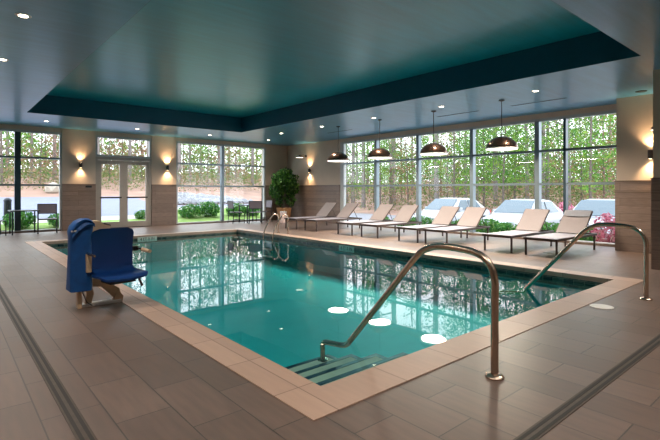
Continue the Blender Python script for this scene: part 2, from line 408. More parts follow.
wt['label'] = 'still teal water mirroring the windows'
zs = [-.20, -.30, -.40, -.50]; ys = [2.645, 2.98, 3.32, 3.68]; xs = 3.13
for k in range(4):
    y0_ = PY0+.02 if k == 0 else ys[k-1]
    st = MB().box(PX0+.02, y0_, -.738, xs, ys[k], zs[k])
    so = addp(st, 'step', M_step)
    ns = MB().box(PX0+.021, ys[k]-.045, zs[k]-.06, xs+.004, ys[k]+.004, zs[k]+.003)
    ns.box(xs-.05, y0_, zs[k]-.06, xs+.004, ys[k]-.045, zs[k]+.003)
    addp(ns, 'step_nosing', M_nosing, so)
def text_mesh(txt, size, ext=.001):
    cu = bpy.data.curves.new('t', 'FONT'); cu.body = txt; cu.size = size; cu.extrude = ext; cu.align_x = 'CENTER'; cu.align_y = 'CENTER'; cu.resolution_u = 2
    o = bpy.data.objects.new('t', cu); C.objects.link(o); bpy.context.view_layer.update()
    me = bpy.data.meshes.new_from_object(o.evaluated_get(bpy.context.evaluated_depsgraph_get())); bpy.data.objects.remove(o); bpy.data.curves.remove(cu)
    return me
def marker(x, y, side):
    """white depth tile set in the waterline band; side 'E' on the right pool wall, 'N' on the far one"""
    w, h = .52, .10; z = -.115
    if side == 'E': o = MB().box(x-.004, y-w/2, z-h/2, x+.001, y+w/2, z+h/2+.03)
    else: o = MB().box(x-w/2, y-.004, z-h/2, x+w/2, y+.001, z+h/2+.03)
    a = addp(o, 'depth_marker', MATS['marker_white'])
    me = text_mesh('4 FT 0 IN', .10); me.materials.clear(); me.materials.append(M_black)
    t = bpy.data.objects.new('depth_lettering', me); C.objects.link(t); t.parent = a
    if side == 'E': t.location = (x-.006, y, z+.02); t.rotation_euler = (PI/2, 0, -PI/2)
    else: t.location = (x, y-.006, z+.02); t.rotation_euler = (PI/2, 0, 0)
    a['label'] = 'white tile with black depth lettering'
mat('marker_white', s2l(210, 214, 204), .4)
marker(PX1-.015, 7.68, 'E'); marker(4.32, PY1-.015, 'N')
# drains: an L of slotted grating round the near corner
d = MB(); dd = MB()
for (x0, y0, x1, y1) in ((.515, 1.045, .595, 15.4), (.595, 1.045, 8.2, 1.125)):
    d.box(x0, y0, 0.0, x1, y1, .004)
    if x1-x0 < .2:
        for q in (.012, .050): dd.box(x0+q, y0+.01, .004, x0+q+.018, y1-.01, .0055)
    else:
        for q in (.012, .050): dd.box(x0+.01, y0+q, .004, x1-.01, y0+q+.018, .0055)
dr = d.build('floor_drain', M_drain); tag(dr, 'long narrow metal slot drain running round the pool deck', 'floor drain')
dd.build('drain_slot', M_draindark, dr)
lid = MB().lathe([(.115, 0), (.115, .006), (.10, .010), (.0, .010)], 28, (0, 0, 0)).build('skimmer_lid', M_white, loc=(5.36, 1.79, .001)); tag(lid, 'round white lid flush in the deck by the pool coping', 'skimmer lid')

# ------------------------------------------------------------------ handrails
def arc_pts(pts, n=10):
    """Catmull-Rom smoothing through points"""
    P = [Vector(p) for p in pts]; P = [P[0]*2-P[1]]+P+[P[-1]*2-P[-2]]; out = []
    for i in range(1, len(P)-2):
        for k in range(n):
            t = k/n; a, b, c_, d_ = P[i-1:i+3]
            out.append(.5*((2*b)+(c_-a)*t+(2*a-5*b+4*c_-d_)*t*t+(3*b-a-3*c_+d_)*t**3))
    out.append(P[-2]); return out
def handrail(x, label):
    e = empty('pool_handrail', (x, 1.585, 0)); tag(e, label, 'handrail')
    prof = [(0, 0.0), (0, .3), (0, .52), (.0, .64), (.035, .745), (.12, .81), (.27, .832), (.44, .832), (.55, .805), (.66, .73), (.9, .46), (1.15, .18), (1.40, -.10), (1.455, -.155), (1.52, -.18), (1.66, -.20), (1.765, -.215), (1.80, -.25), (1.80, -.30), (1.80, -.375)]
    MB().tube(arc_pts([(0, a, z) for a, z in prof], 5), .0255, 14, cap=True).build('rail_tube', M_steel, e, True)
    MB().lathe([(.062, 0), (.062, .008), (.052, .02), (.03, .026), (.0, .026)], 24).build('floor_flange', M_steel, e, True)
    MB().lathe([(.05, 0), (.05, .01), (.03, .02), (.0, .02)], 20, (0, 1.80, -.398)).build('step_flange', M_steel, e, True)
    return e
handrail(2.81, 'bent steel handrail in the foreground running down into the corner steps')
handrail(6.12, 'bent steel handrail farther right, in front of the brown pillar')

# ladder on the right pool wall
lad = empty('pool_ladder', (7.1, 10.85, 0)); tag(lad, 'small steel pool ladder with two looped rails at the far right edge', 'ladder')
for s in (-.24, .24):
    pts = [(.42, s, 0), (.42, s, .35), (.41, s, .47), (.34, s, .54), (.24, s, .53), (.12, s, .40), (0, s, .20), (-.07, s, .05), (-.10, s, -.12), (-.10, s, -.4), (-.10, s, -.70)]
    MB().tube(arc_pts(pts, 5), .02, 10).build('ladder_rail', M_steel, lad, True)
    MB().lathe([(.045, 0), (.045, .012), (.0, .014)], 16, (.42, s, 0)).build('floor_flange', M_steel, lad)
for z in (-.22, -.42, -.62): MB().box(-.15, -.22, z-.015, -.05, .22, z+.015, .005).build('ladder_step', M_white, lad)

# ------------------------------------------------------------------ loungers
def make_lounger():
    e = empty('chaise_lounge')
    W = .30; zt = .345
    fr = MB()
    for s in (-1, 1):
        fr.box(0, s*W-.014, zt-.045, 1.93, s*W+.014, zt, .004)
    fr.box(0, -W+.014, zt-.045, .03, W-.014, zt, .004); fr.box(1.90, -W+.014, zt-.045, 1.93, W-.014, zt, .004); fr.box(1.30, -W+.014, zt-.05, 1.335, W-.014, zt-.02)
    fr.build('frame', M_lframe, e)
    for x in (.06, 1.84):
        for s in (-1, 1):
            MB().box(x-.016, s*(W-.01)-.016, 0, x+.016, s*(W-.01)+.016, zt-.045, .003).build('leg', M_lframe, e)
    # taut sling of the seat, slightly hollow
    n = 12; m = 6; sl = MB(); vs = []; fs = []
    for side in (0, 1):
        for i in range(n+1):
            for j in range(m+1):
                u = i/n; v = j/m*2-1
                vs.append((.03+u*1.27, v*(W-.012), zt+.004-.022*(1-v*v)*math.sin(PI*u)**.5 - side*.006))
    K = (n+1)*(m+1)
    for i in range(n):
        for j in range(m):
            a = i*(m+1)+j; fs.append((a, a+1, a+m+2, a+m+1)); fs.append((K+a, K+a+m+1, K+a+m+2, K+a+1))
    sl.add(vs, fs).build('seat_sling', M_slingseat, e, True)
    # backrest: raised frame with sling
    hx, hz, tx, tz = 1.32, .35, 1.80, .80
    L = math.hypot(tx-hx, tz-hz); dx, dz = (tx-hx)/L, (tz-hz)/L
    b = MB(); 
    for s in (-1, 1): b.tube([(hx, s*(W-.03), hz), (tx, s*(W-.03), tz)], .014, 8)
    b.tube([(tx, -(W-.03), tz), (tx, W-.03, tz)], .014, 8)
    bo = b.build('back_frame', M_lframe, e, True)
    q = MB(); w2 = W-.035; nx, nz = -dz*.006, dx*.006; vs = []; fs = []
    for i in range(9):
        for j in range(7):
            u = i/8; v = j/6*2-1; sag = .018*(1-v*v)*math.sin(PI*u)
            vs.append((hx+dx*L*u+dz*sag-.004, v*w2, hz+dz*L*u-dx*sag+.012))
    for i in range(8):
        for j in range(6): a = i*7+j; fs.append((a, a+1, a+8, a+7))
    K = len(vs); vs += [(x+nx, y, z+nz) for x, y, z in vs]; fs += [tuple(K+k for k in reversed(f_)) for f_ in fs]
    q.add(vs, fs).build('back_sling', M_sling, e, True)
    # prop stays behind the backrest
    p = MB()
    for s in (-1, 1): p.tube([(hx+dx*L*.6+.012, s*(W-.06), hz+dz*L*.6-.016), (1.80, s*(W-.06), zt-.03)], .009, 6)
    p.tube([(1.80, -(W-.06), zt-.03), (1.80, W-.06, zt-.03)], .008, 6)
    p.build('back_stay', M_lframe, e, True)
    return e, (hx, hz, dx, dz, L, w2)
lab = ['chaise lounge nearest the corner plant, farthest in the row and half hidden',
       'second chaise lounge from the corner plant, beside the farthest one',
       'third chaise lounge from the corner plant, left one of the second pair',
       'fourth chaise lounge from the corner plant, in front of the tall grey trunk',
       'chaise lounge in front of the left parked car, left one of the third pair',
       'chaise lounge right of the left parked car, right one of the third pair',
       'chaise lounge in front of the middle white car, with a pale plain backrest',
       'nearest chaise lounge on the right, backrest with a grey headrest band']
ly = [11.92, 10.93, 9.36, 8.42, 7.10, 6.30, 4.77, 3.91]
proto, bk = make_lounger()
for i, y in enumerate(ly):
    o = proto if i == 0 else copy_tree(proto)
    o.location = (8.52+.02*(i % 2), y, 0); o.rotation_euler = (0, 0, R([1, -1, 0, 1, -.5, 1, 0, -.5][i]))
    tag(o, lab[i], 'lounge chair', 'chaise lounges along the long window')
    if i == 7:
        hx, hz, dx, dz, L, w2 = bk; h = MB(); u0, u1 = .74, 1.0
        vs = []
        for u in (u0, u1):
            for v in (-1, -.5, 0, .5, 1):
                dip = .03*(1-v*v) if u == u0 else 0
                vs.append((hx+dx*L*(u-dip)-.016, v*w2, hz+dz*L*(u-dip)+.02))
        k = len(vs); vs += [(x-.004, y_, z+.004) for x, y_, z in vs]
        fs = [(a, a+1, a+6, a+5) for a in range(4)]+[(k+a+5, k+a+6, k+a+1, k+a) for a in range(4)]
        ho = h.add(vs, fs).build('headrest_band', M_slinghead, o, True)

# ------------------------------------------------------------------ pool lift
lift = empty('pool_lift', (1.285, 5.38, 0)); lift.scale = (.97, .97, .97); tag(lift, 'blue seated pool access lift with a covered control box beside the pool', 'pool lift')
def A(mb, name, m, sm=False, parent=lift): return mb.build(name, m, parent, sm)
# base plate, uprights, diagonal beam (local coordinates about the lift's base)
A(MB().box(-.17, -.02, 0, .26, .08, .035, .008), 'base_plate', M_white)
A(MB().prism([(-.12, .01), (-.06, .01), (-.03, .14), (-.06, .3), (-.12, .34), (-.14, .28), (-.10, .14)], .0, .05, 'XZ'), 'foot_bracket', M_beige)
A(MB().prism([(.16, .01), (.27, .01), (.28, .07), (.24, .12), (.20, .10)], .0, .06, 'XZ'), 'foot_bracket', M_beige)
A(MB().prism([(-.10, .22), (-.06, .30), (.02, .31), (.24, .16), (.26, .08), (.18, .06), (.05, .20)], .01, .07, 'XZ'), 'lift_beam', M_beige)
A(MB().box(-.02, .16, .24, .10, .30, .82, .015), 'mast', M_beige)
A(MB().prism([(-.07, .80), (-.06, .88), (-.02, .935), (.06, .935), (.09, .90), (.17, .875), (.17, .80)], .12, .30, 'XZ'), 'mast_head', M_beige)
A(MB().tube([(.12, .2, .90), (.19, .18, .87)], .012, 8), 'hinge_pin', M_dark)
def foot(y0): return None
for x, y in ((-.17, -.08), (.22, .14)): pass
A(MB().tube([(-.14, .02, .30), (-.145, -.02, .16), (-.11, -.05, .06), (-.06, -.06, .02)], .006, 6), 'cable', M_dark, True)
# seat assembly, turned a little towards the water
seat = empty('seat_unit', (.145, -.02, 0), R(9)); seat.parent = lift
def rrect(x0, x1, z0, z1, r, top=True, n=8):
    p = [(x0, z0), (x1, z0)]
    p += [(x1-r+r*math.cos(a), z1-r+r*math.sin(a)) for a in [PI/2*k/n for k in range(n+1)]]
    p += [(x0+r-r*math.sin(a), z1-r+r*math.cos(a)) for a in [PI/2*k/n for k in range(n+1)]]
    return p
def shell():
    """one-piece moulded back and seat: profile swept across, rounded top corners"""
    prof = [(-.05+.0, .86), (-.035, .80), (-.01, .70), (.0, .6), (.0, .5), (-.01, .43), (-.04, .385), (-.10, .36), (-.2, .352), (-.28, .356), (-.34, .352), (-.375, .33)]
    pts = arc_pts([(0, y, z) for y, z in prof], 3); n = len(pts); W = .235; m = 14; vs = []; fs = []
    for side in (0, 1):
        for i, p in enumerate(pts):
            t = (pts[min(i+1, n-1)]-pts[max(i-1, 0)]).normalized(); nr = Vector((0, -t.z, t.y))
            if nr.y > 0 and i < n*.5: nr = -nr
            zt_ = p.z; w = W + (.025 if p.y < -.08 else 0)
            if zt_ > .78: w = W-.08+math.sqrt(max(0, .08**2-(zt_-.78)**2))
            if p.y < -.33: w = w-.04*((-p.y-.33)/.045)**2
            for j in range(m+1):
                v = j/m*2-1; dish = .035*v*v
                q = Vector((v*w, p.y, p.z)) + (Vector((0, -1, 0)) if zt_ > .42 else Vector((0, 0, 1)))*dish*(.6 if zt_ > .42 else .5)
                q += (Vector((0, 1, 0)) if zt_ > .42 else Vector((0, 0, -1)))*(side*.022)
                vs.append(q)
    K = n*(m+1)
    for i in range(n-1):
        for j in range(m):
            a = i*(m+1)+j; fs.append((a, a+1, a+m+2, a+m+1)); fs.append((K+a, K+a+m+1, K+a+m+2, K+a+1))
        a = i*(m+1); fs.append((a, a+m+1, K+a+m+1, K+a)); a += m; fs.append((a, K+a, K+a+m+1, a+m+1))
    for j in range(m): fs.append((j, K+j, K+j+1, j+1)); a = (n-1)*(m+1)+j; fs.append((a, a+1, K+a+1, K+a))
    return MB().add(vs, fs)
A(shell(), 'seat_shell', M_blue, True, seat)
A(MB().box(-.14, -.30, .27, .14, -.05, .325, .01), 'seat_bracket', M_black, False, seat)
for s in (-1, 1):
    A(MB().tube(arc_pts([(s*.235, .02, .60), (s*.27, .0, .605), (s*.285, -.06, .605), (s*.29, -.16, .60), (s*.29, -.26, .595)], 4), .013, 8), 'armrest', M_steel, True, seat)
A(MB().tube([(.29, -.15, .60), (.29, -.32, .593)], .021, 10), 'arm_grip', M_beige, True, seat)
A(MB().box(-.30, -.10, .40, -.25, .03, .60, .008), 'side_plate', M_beige, False, seat)
A(MB().box(.245, -.04, .575, .30, .03, .63, .01), 'arm_joint', M_black, False, seat)
A(MB().tube([(.20, -.22, .31), (.235, -.26, .20)], .014, 8), 'lever', M_black, True, seat)
# draped cover over the battery box to the left
def cover():
    n = 28; rings = []
    for z, w, d, ox in [(.20, .125, .13, .0), (.205, .13, .135, 0), (.40, .125, .13, .0), (.60, .12, .125, .0), (.78, .115, .12, .0), (.84, .125, .135, .005), (.90, .122, .13, .02), (.95, .095, .10, .04), (.975, .05, .06, .05), (.98, .01, .01, .055)]:
        r = []
        for k in range(n):
            a = 2*PI*k/n; ca, sa = math.cos(a), math.sin(a); e_ = .45
            x = w*math.copysign(abs(ca)**e_, ca); y = d*math.copysign(abs(sa)**e_, sa)
            wob = 1+.035*math.sin(5*a+z*6)*(1 if z < .9 else .4)
            r.append((x*wob+ox, y*wob, z))
        rings.append(r)
    return MB().loft(rings)
cv = A(cover(), 'fabric_cover', M_cover, True); cv.location = (-.175, .0, 0); cv.scale = (.88, 1, 1)
# a fold of the cover hanging over the top, with its pale label strip
fo = MB(); vs = []; fs = []
for i in range(9):
    for j in range(6):
        u = i/8; v = j/5; a = PI*.15+PI*.6*u
        vs.append((-.17+.02-.135*math.cos(a)*1.0, -.14-.012*math.sin(v*7+u*3)+.04*(1-v)*0, .80+.17*math.sin(a)-(.10*v)*(.6+.4*math.sin(3*u+1))))
for i in range(8):
    for j in range(5): a = i*6+j; fs.append((a, a+1, a+7, a+6))
K = len(vs); vs += [(x, y-.012, z) for x, y, z in vs]; fs += [tuple(K+q for q in reversed(f_)) for f_ in fs]
A(MB().add(vs, fs), 'cover_fold', M_cover, True)
A(MB().box(-.285, -.150, .845, -.225, -.146, .862), 'label_strip', M_white)
A(MB().box(-.20, -.05, 0, -.16, .05, .21, .006), 'box_post', M_beige)

# ------------------------------------------------------------------ patio tables and chairs by the far windows
def make_patio_chair():
    e = empty('patio_chair')
    W = .235
    for s in (-1, 1):
        MB().tube(arc_pts([(s*W, -.22, 0), (s*W, -.22, .3), (s*W, -.22, .40)], 3), .014, 8).build('leg', M_tabledark, e, True)
        MB().tube(arc_pts([(s*W, .24, 0), (s*W, .21, .3), (s*W, .20, .44), (s*W, .25, .84)], 4), .014, 8).build('leg', M_tabledark, e, True)
        MB().tube([(s*W, -.22, .40), (s*W, .22, .42)], .012, 8).build('seat_rail', M_tabledark, e, True)
    MB().tube([(-W, -.22, .40), (W, -.22, .40)], .012, 8).build('front_rail', M_tabledark, e, True)
    MB().tube([(-W, .245, .835), (W, .245, .835)], .014, 8).build('top_rail', M_tabledark, e, True)
    MB().tube([(-W, .21, .56), (W, .21, .56)], .01, 8).build('back_rail', M_tabledark, e, True)
    for s in (-1, 1): MB().tube([(s*W, -.22, .14), (s*W, .225, .14)], .008, 6).build('stretcher', M_tabledark, e, True)
    MB().tube([(-W, .0, .14), (W, .0, .14)], .008, 6).build('stretcher', M_tabledark, e, True)
    MB().box(-W+.01, -.21, .405, W-.01, .2, .418, .003).build('seat', M_meshf, e)
    p = MB(); p.add([(-W+.01, .208, .57), (W-.01, .208, .57), (W-.01, .240, .825), (-W+.01, .240, .825), (-W+.01, .214, .57), (W-.01, .214, .57), (W-.01, .246, .825), (-W+.01, .246, .825)],
                    [(0, 1, 2, 3), (7, 6, 5, 4), (0, 4, 5, 1), (1, 5, 6, 2), (2, 6, 7, 3), (3, 7, 4, 0)])
    p.build('backrest', M_meshf, e)
    return e
def make_table(h=.68, w=.35):
    e = empty('patio_table')
    MB().box(-w, -w, h-.03, w, w, h, .006).build('tabletop', M_tabledark, e)
    for sx in (-1, 1):
        for sy in (-1, 1): MB().box(sx*(w-.05)-.017, sy*(w-.05)-.017, 0, sx*(w-.05)+.017, sy*(w-.05)+.017, h-.03, .003).build('leg', M_tabledark, e)
    return e
pc = make_patio_chair(); chairs = [
    ((2.36, 15.42), R(-8), 'mesh-backed patio chair right of the table by the left window', 'patio chairs by the left window'),
    ((1.10, 15.45), R(100), 'patio chair at the left edge of the view, on the near side of the table', 'patio chairs by the left window'),
    ((8.52, 15.40), R(85), 'side-on patio chair left of the small table by the middle window', 'patio chairs by the middle window'),
    ((9.0, 14.80), R(148), 'patio chair with its back to the pool by the middle window', 'patio chairs by the middle window'),
    ((9.75, 15.40), R(-95), 'patio chair between the small table and the potted plant', 'patio chairs by the middle window')]
for i, (p, rz, l, g) in enumerate(chairs):
    o = pc if i == 0 else copy_tree(pc); o.location = (p[0], p[1], 0); o.rotation_euler = (0, 0, rz); tag(o, l, 'chair', g)
t1 = make_table(); t1.location = (1.80, 15.52, 0); tag(t1, 'square dark patio table by the far left window', 'table', 'square patio tables')
t2 = copy_tree(t1); t2.location = (9.15, 15.45, 0); tag(t2, 'square dark patio table by the middle window near the plant', 'table', 'square patio tables')

# potted ficus
rnd = random.Random(5)
pf = empty('potted_ficus', (10.52, 15.12, 0)); tag(pf, 'bushy dark green potted tree standing in the corner', 'potted plant')
MB().lathe([(.20, 0), (.24, .05), (.285, .46), (.30, .50), (.30, .54), (.27, .54), (.26, .50), (.0, .50)], 28).build('pot', M_pot, pf, True)
MB().lathe([(.255, .50), (.255, .515), (.0, .52)], 20).build('soil', M_soil, pf)
tk = MB()
for a in range(4):
    q = a*1.7; tk.tube(arc_pts([(.03*math.cos(q), .03*math.sin(q), .5), (.06*math.cos(q), .06*math.sin(q), .9), (.18*math.cos(q+1), .18*math.sin(q+1), 1.3), (.3*math.cos(q), .3*math.sin(q), 1.7)], 3), [.02]*4+[.016]*3+[.01]*3, 7)
tk.build('stem', M_bark, pf, True)
MB().leaves(2300, [((0, 0, 1.55), (.50, .50, .42)), ((-.28, .1, 1.25), (.34, .3, .36)), ((.3, -.1, 1.35), (.34, .3, .42)), ((.05, .0, 1.92), (.34, .34, .22)), ((-.2, .15, 1.75), (.28, .25, .25)), ((-.12, .1, .92), (.24, .22, .32)), ((.2, -.15, .92), (.22, .2, .36)), ((.38, -.2, 1.72), (.2, .2, .18))], .082, rnd, droop=.8).build('foliage', M_lf_ficus, pf)
bn = empty('towel_bin', (9.95, 14.35, 0)); tag(bn, 'small pale box on the deck in front of the plant pot', 'bin')
MB().box(-.09, -.09, 0, .09, .09, .40, .01).build('bin_body', mat('pale_bin_plastic', s2l(232, 206, 198), .5, var=.04), bn); MB().box(-.1, -.1, .40, .1, .1, .43, .008).build('bin_lid', M_white, bn)

# ------------------------------------------------------------------ lights
WARM = (1.0, .88, .76)
def make_downlight():
    e = empty('recessed_downlight')
    MB().lathe([(.045, -.0), (.045, -.004), (.072, -.006), (.078, -.001), (.078, .0)], 24).build('trim_ring', M_white, e, True)
    MB().lathe([(.044, -.0045), (.044, -.0065), (.0, -.0065)], 20).build('lens', M_glow, e)
    return e
dl = make_downlight()
spots = []
for k, x in enumerate((2.2, 4.62, 7.03, 9.40)): spots.append((x, 14.55, 'recessed ceiling light, %s along the wall with the doors' % ['leftmost', 'second from left', 'third from left', 'rightmost'][k], 'ceiling lights over the door side'))
for k, y in enumerate((12.55, 10.42, 8.28, 6.17, 4.02)): spots.append((8.62, y, 'recessed ceiling light above the loungers, %s' % ['farthest of the row', 'second farthest', 'middle of the row', 'second nearest', 'nearest of the row'][k], 'ceiling lights over the lounger side'))
for k, y in enumerate((5.91, 8.09)): spots.append((.68, y, 'recessed ceiling light at the %s' % ['top left corner of the view', 'left edge, below the corner one'][k], 'ceiling lights over the left deck'))
hid = [(.68, 3.7), (.68, 10.3), (.68, 12.5), (-.5, 14.55), (.68, 1.0), (3.0, .2), (5.4, .2), (7.6, .2), (-2, 1), (-2, 4.5), (-2, 8), (3.0, -2), (6, -2)]  # unseen downlights carrying on the rows, added to brighten the room
for h in hid: spots.append((h[0], h[1], 'added recessed fill light out of the view', 'added ceiling fill lights out of view'))
for i, (x, y, l, g) in enumerate(spots):
    o = dl if i == 0 else copy_tree(dl); o.location = (x, y, ZC); tag(o, l, 'ceiling light', g)
    lamp('downlight_beam', 'SPOT', (0, 0, -.02), 72 if i > 10 else 62, WARM, parent=o, spot_size=R(125), spot_blend=.8, shadow_soft_size=.05)

def make_pendant():
    e = empty('pendant_lamp')
    r = .325; rim = 2.115-ZC
    out = []; 
    for k in range(13):
        a = PI/2*k/12; out.append((r*math.cos(a), rim+.265*math.sin(a)))
    prof = out[:-1]+[(.03, rim+.268)]
    inn = [((r-.008)*math.cos(PI/2*k/12), rim+.257*math.sin(PI/2*k/12)) for k in range(11, -1, -1)]
    n = 36; mb = MB(); vs = []; P2 = prof+[(.012, rim+.262)]+inn
    for rr, z in P2:
        for j in range(n): a = 2*PI*j/n; vs.append((rr*math.cos(a), rr*math.sin(a), z))
    fs = [(i*n+j, i*n+(j+1) % n, (i+1)*n+(j+1) % n, (i+1)*n+j) for i in range(len(P2)-1) for j in range(n)]
    mb.add(vs, fs).build('dome_shade', M_pend, e, True)
    # white rolled rim and opal diffuser just inside it
    MB().lathe([(r-.012, rim-.004), (r+.006, rim-.004), (r+.006, rim+.020), (r-.012, rim+.020)], 36).build('shade_rim', M_white, e, True)
    MB().lathe([(0.001, rim-.002), (r-.014, rim-.006), (r-.014, rim+.008), (.001, rim+.010)], 36).build('diffuser', M_glow2, e)
    MB().tube([(0, 0, rim+.262), (0, 0, -.02)], .008, 8).build('stem', M_dark, e)
    MB().lathe([(.06, 0), (.06, -.015), (.02, -.03), (.0, -.03)], 20).build('canopy', M_dark, e, True)
    return e
pn = make_pendant()
for k, (y, l) in enumerate([(10.08, 'farthest bronze dome pendant lamp, beside the corner wall'), (8.40, 'second farthest bronze dome pendant lamp'), (6.64, 'second nearest bronze dome pendant lamp'), (4.90, 'nearest and largest bronze dome pendant lamp')]):
    o = pn if k == 0 else copy_tree(pn); o.location = (8.97, y, ZC); tag(o, l, 'pendant lamp', 'dome pendants above the loungers')
    lamp('pendant_light', 'AREA', (0, 0, 2.115-ZC-.012), 40, (1, .86, .68), parent=o, shape='DISK', size=.55)

def make_sconce():
    """up-and-down cylinder sconce; its wall is at local y = 0, it sticks out to -y"""
    e = empty('wall_sconce')
    MB().box(-.04, -.03, -.04, .04, 0, .04, .004).build('wall_plate', M_dark, e)
    MB().lathe([(.03, -.085), (.045, -.085), (.045, .085), (.03, .085)], 20, (0, -.07, 0)).build('lamp_body', M_dark, e, True)
    g = MB(); g.lathe([(.0, .0855), (.028, .0855), (.028, .0865), (.0, .0865)], 16, (0, -.07, 0)); g.lathe([(.0, -.0865), (.028, -.0865), (.028, -.0855), (.0, -.0855)], 16, (0, -.07, 0))
    g.build('lens', M_glow3, e)
    return e
sn = make_sconce()
for k, (x, y, rz, l) in enumerate([(3.33, WY-.02, 0, 'up-and-down wall sconce on the pillar left of the doors'), (6.08, WY-.02, 0, 'up-and-down wall sconce on the pillar right of the doors'), (WX, 14.35, R(-90), 'up-and-down wall sconce on the wall beside the corner plant'), (10.62, 2.66, R(-90), 'up-and-down wall sconce on the brown right pillar'),
        (WX-1.0, WY+50, 0, None)][:4]):
    o = sn if k == 0 else copy_tree(sn); o.location = (x, y, 2.04 if k != 3 else 1.95); o.rotation_euler = (0, 0, rz); tag(o, l, 'wall lamp', 'up-and-down wall sconces')
    lamp('sconce_up', 'SPOT', (0, -.075, .09), 26, (1, .66, .36), parent=o, rot=(PI-R(6), 0, 0), spot_size=R(105), spot_blend=.9, shadow_soft_size=.025)
    lamp('sconce_down', 'SPOT', (0, -.075, -.09), 26, (1, .66, .36), parent=o, rot=(R(6), 0, 0), spot_size=R(105), spot_blend=.9, shadow_soft_size=.025)
# small dome fixtures on arms, high on two walls
def make_arm_lamp():
    e = empty('wall_arm_light')
    MB().lathe([(.05, -.02), (.05, 0)], 16, (0, 0, 0), axis='Y').build('wall_plate', M_dark, e)
    MB().tube(arc_pts([(0, -.01, 0), (0, -.12, .05), (0, -.26, .06), (0, -.33, .03)], 4), .01, 8).build('arm', M_dark, e, True)
    n = 24; mb = MB(); P2 = [((.15*math.cos(PI/2*k/8)), -.07+.10*math.sin(PI/2*k/8)) for k in range(8)]+[(.03, .042)]
    mb.lathe(P2, n, (0, -.34, 0)).build('shade', M_pend, e, True)
    MB().lathe([(.0, -.078), (.138, -.078), (.15, -.07), (.0, -.07)], n, (0, -.34, 0)).build('diffuser', mat('opal_warm', (1, 1, 1), .5, emit=(1, .82, .66), estr=1.6), e)
    return e
al = make_arm_lamp(); al.location = (WX, 14.62, 2.63); al.rotation_euler = (0, 0, R(-90)); tag(al, 'small dome wall light on an arm, high above the corner sconce', 'wall light', 'small dome wall lights')
al2 = copy_tree(al); al2.location = (10.62, 2.44, 2.46); tag(al2, 'small dome wall light high above the sconce on the right pillar', 'wall light', 'small dome wall lights')

# ceiling slot diffusers, speaker, sprinkler
def slot(x, y0, y1, l):
    o = MB().box(x-.03, y0, ZC-.006, x+.03, y1, ZC-.0005).build('slot_diffuser', mat('slot_grey', s2l(112, 128, 140), .4)); tag(o, l, 'air vent', 'linear slot vents in the ceiling')
    MB().box(x-.012, y0+.02, ZC-.0075, x+.012, y1-.02, ZC-.006).build('slot_gap', M_draindark, o)
slot(9.75, 3.9, 5.1, 'linear slot vent in the ceiling, nearest to the right pillar')
slot(9.75, 5.9, 7.1, 'linear slot vent in the ceiling, second from the right pillar')
slot(9.75, 10.3, 11.5, 'linear slot vent in the ceiling near the corner wall')
sp = MB().lathe([(.0, -.012), (.09, -.010), (.10, 0), (.0, 0)], 24).build('ceiling_speaker', M_black, loc=(10.2, 2.72, ZC)); tag(sp, 'small dark round fitting in the ceiling by the right pillar', 'ceiling fitting')
sk = MB().lathe([(.0, -.05), (.022, -.048), (.022, -.02), (.035, -.016), (.035, 0), (.0, 0)], 16).build('side_sprinkler', M_black, loc=(6.6, 2.3, TZ-.001)); tag(sk, 'small dark sprinkler head in the recessed ceiling', 'sprinkler')
cd = MB().box(-.09, -.02, -.03, .09, 0, .03, .004).build('door_card_reader', M_black, loc=(3.56, WY-.042, 1.36)); tag(cd, 'small dark control box on the brown panel left of the doors', 'control box')

# ------------------------------------------------------------------ outdoors
def lerp_tab(t, v):
    if v <= t[0][0]: return t[0][1]
    for (a, b), (c_, d_) in zip(t, t[1:]):
        if v <= c_: return b+(d_-b)*(v-a)/(c_-a)
    return t[-1][1]
TN = [(16, -.1), (17.6, -.06), (20, .26), (21.4, .40), (31, .86), (34, 1.15), (38, 1.75), (60, 3.0), (120, 6)]
TE = [(11, -.1), (12.9, -.12), (13.8, -.56), (24, -.56), (26, -.4), (36, .35), (60, 1.6), (120, 4)]
def ground(x, y):
    a = math.degrees(math.atan2(x, y)); w = min(1, max(0, (a-31)/8)); w = w*w*(3-2*w)
    return lerp_tab(TN, y)*(1-w)+lerp_tab(TE, x)*w
def region(x, y):
    a = math.degrees(math.atan2(x, y))
    if a < 36:
        ly = 18.9 if a < 19.5 else 20.9
        if y < ly: return 'lawn'
        if y < ly+.9: return 'kerb'
        if y < 31 and x < 8.3-(y-21)*.0+ (y-21)*.1: return 'road'
        if y < 31 and y > 23: return 'litter'
        if y < 23: return 'road'
        return 'litter'
    if x < 13.0: return 'lawn'
    if x < 13.4: return 'kerb'
    if x < 24.5: return 'lot'
    return 'litter'
regs = {}
def cell(x, y, s):
    cx, cy = x+s/2, y+s/2
    if cx < WX+.3 and cy < WY+.3 : return
    if cx < -30 or cy < -14: return
    r = region(cx, cy); mb = regs.setdefault(r, MB())
    mb.add([(x, y, ground(x, y)), (x+s, y, ground(x+s, y)), (x+s, y+s, ground(x+s, y+s)), (x, y+s, ground(x, y+s))], [(0, 1, 2, 3)])
s = .4
nx0, ny0 = -24, -12
for i in range(int((36+24)/s)):
    for j in range(int((36+12)/s)):
        x = nx0+i*s; y = ny0+j*s
        cell(x, y, s)
s = 4.0
for i in range(-6, 30):
    for j in range(-3, 30):
        x = i*s; y = j*s
        if x < 36 and y < 36: continue
        cell(x, y, s)
names = {'lawn': ('ground_lawn', M_lawn), 'kerb': ('ground_kerb', M_kerb), 'road': ('ground_road', M_road), 'lot': ('ground_parking_lot', M_lot), 'litter': ('ground_leaf_litter', M_litter)}
for k, mb in regs.items():
    o = mb.build(names[k][0], names[k][1]); tag(o, kind='structure')

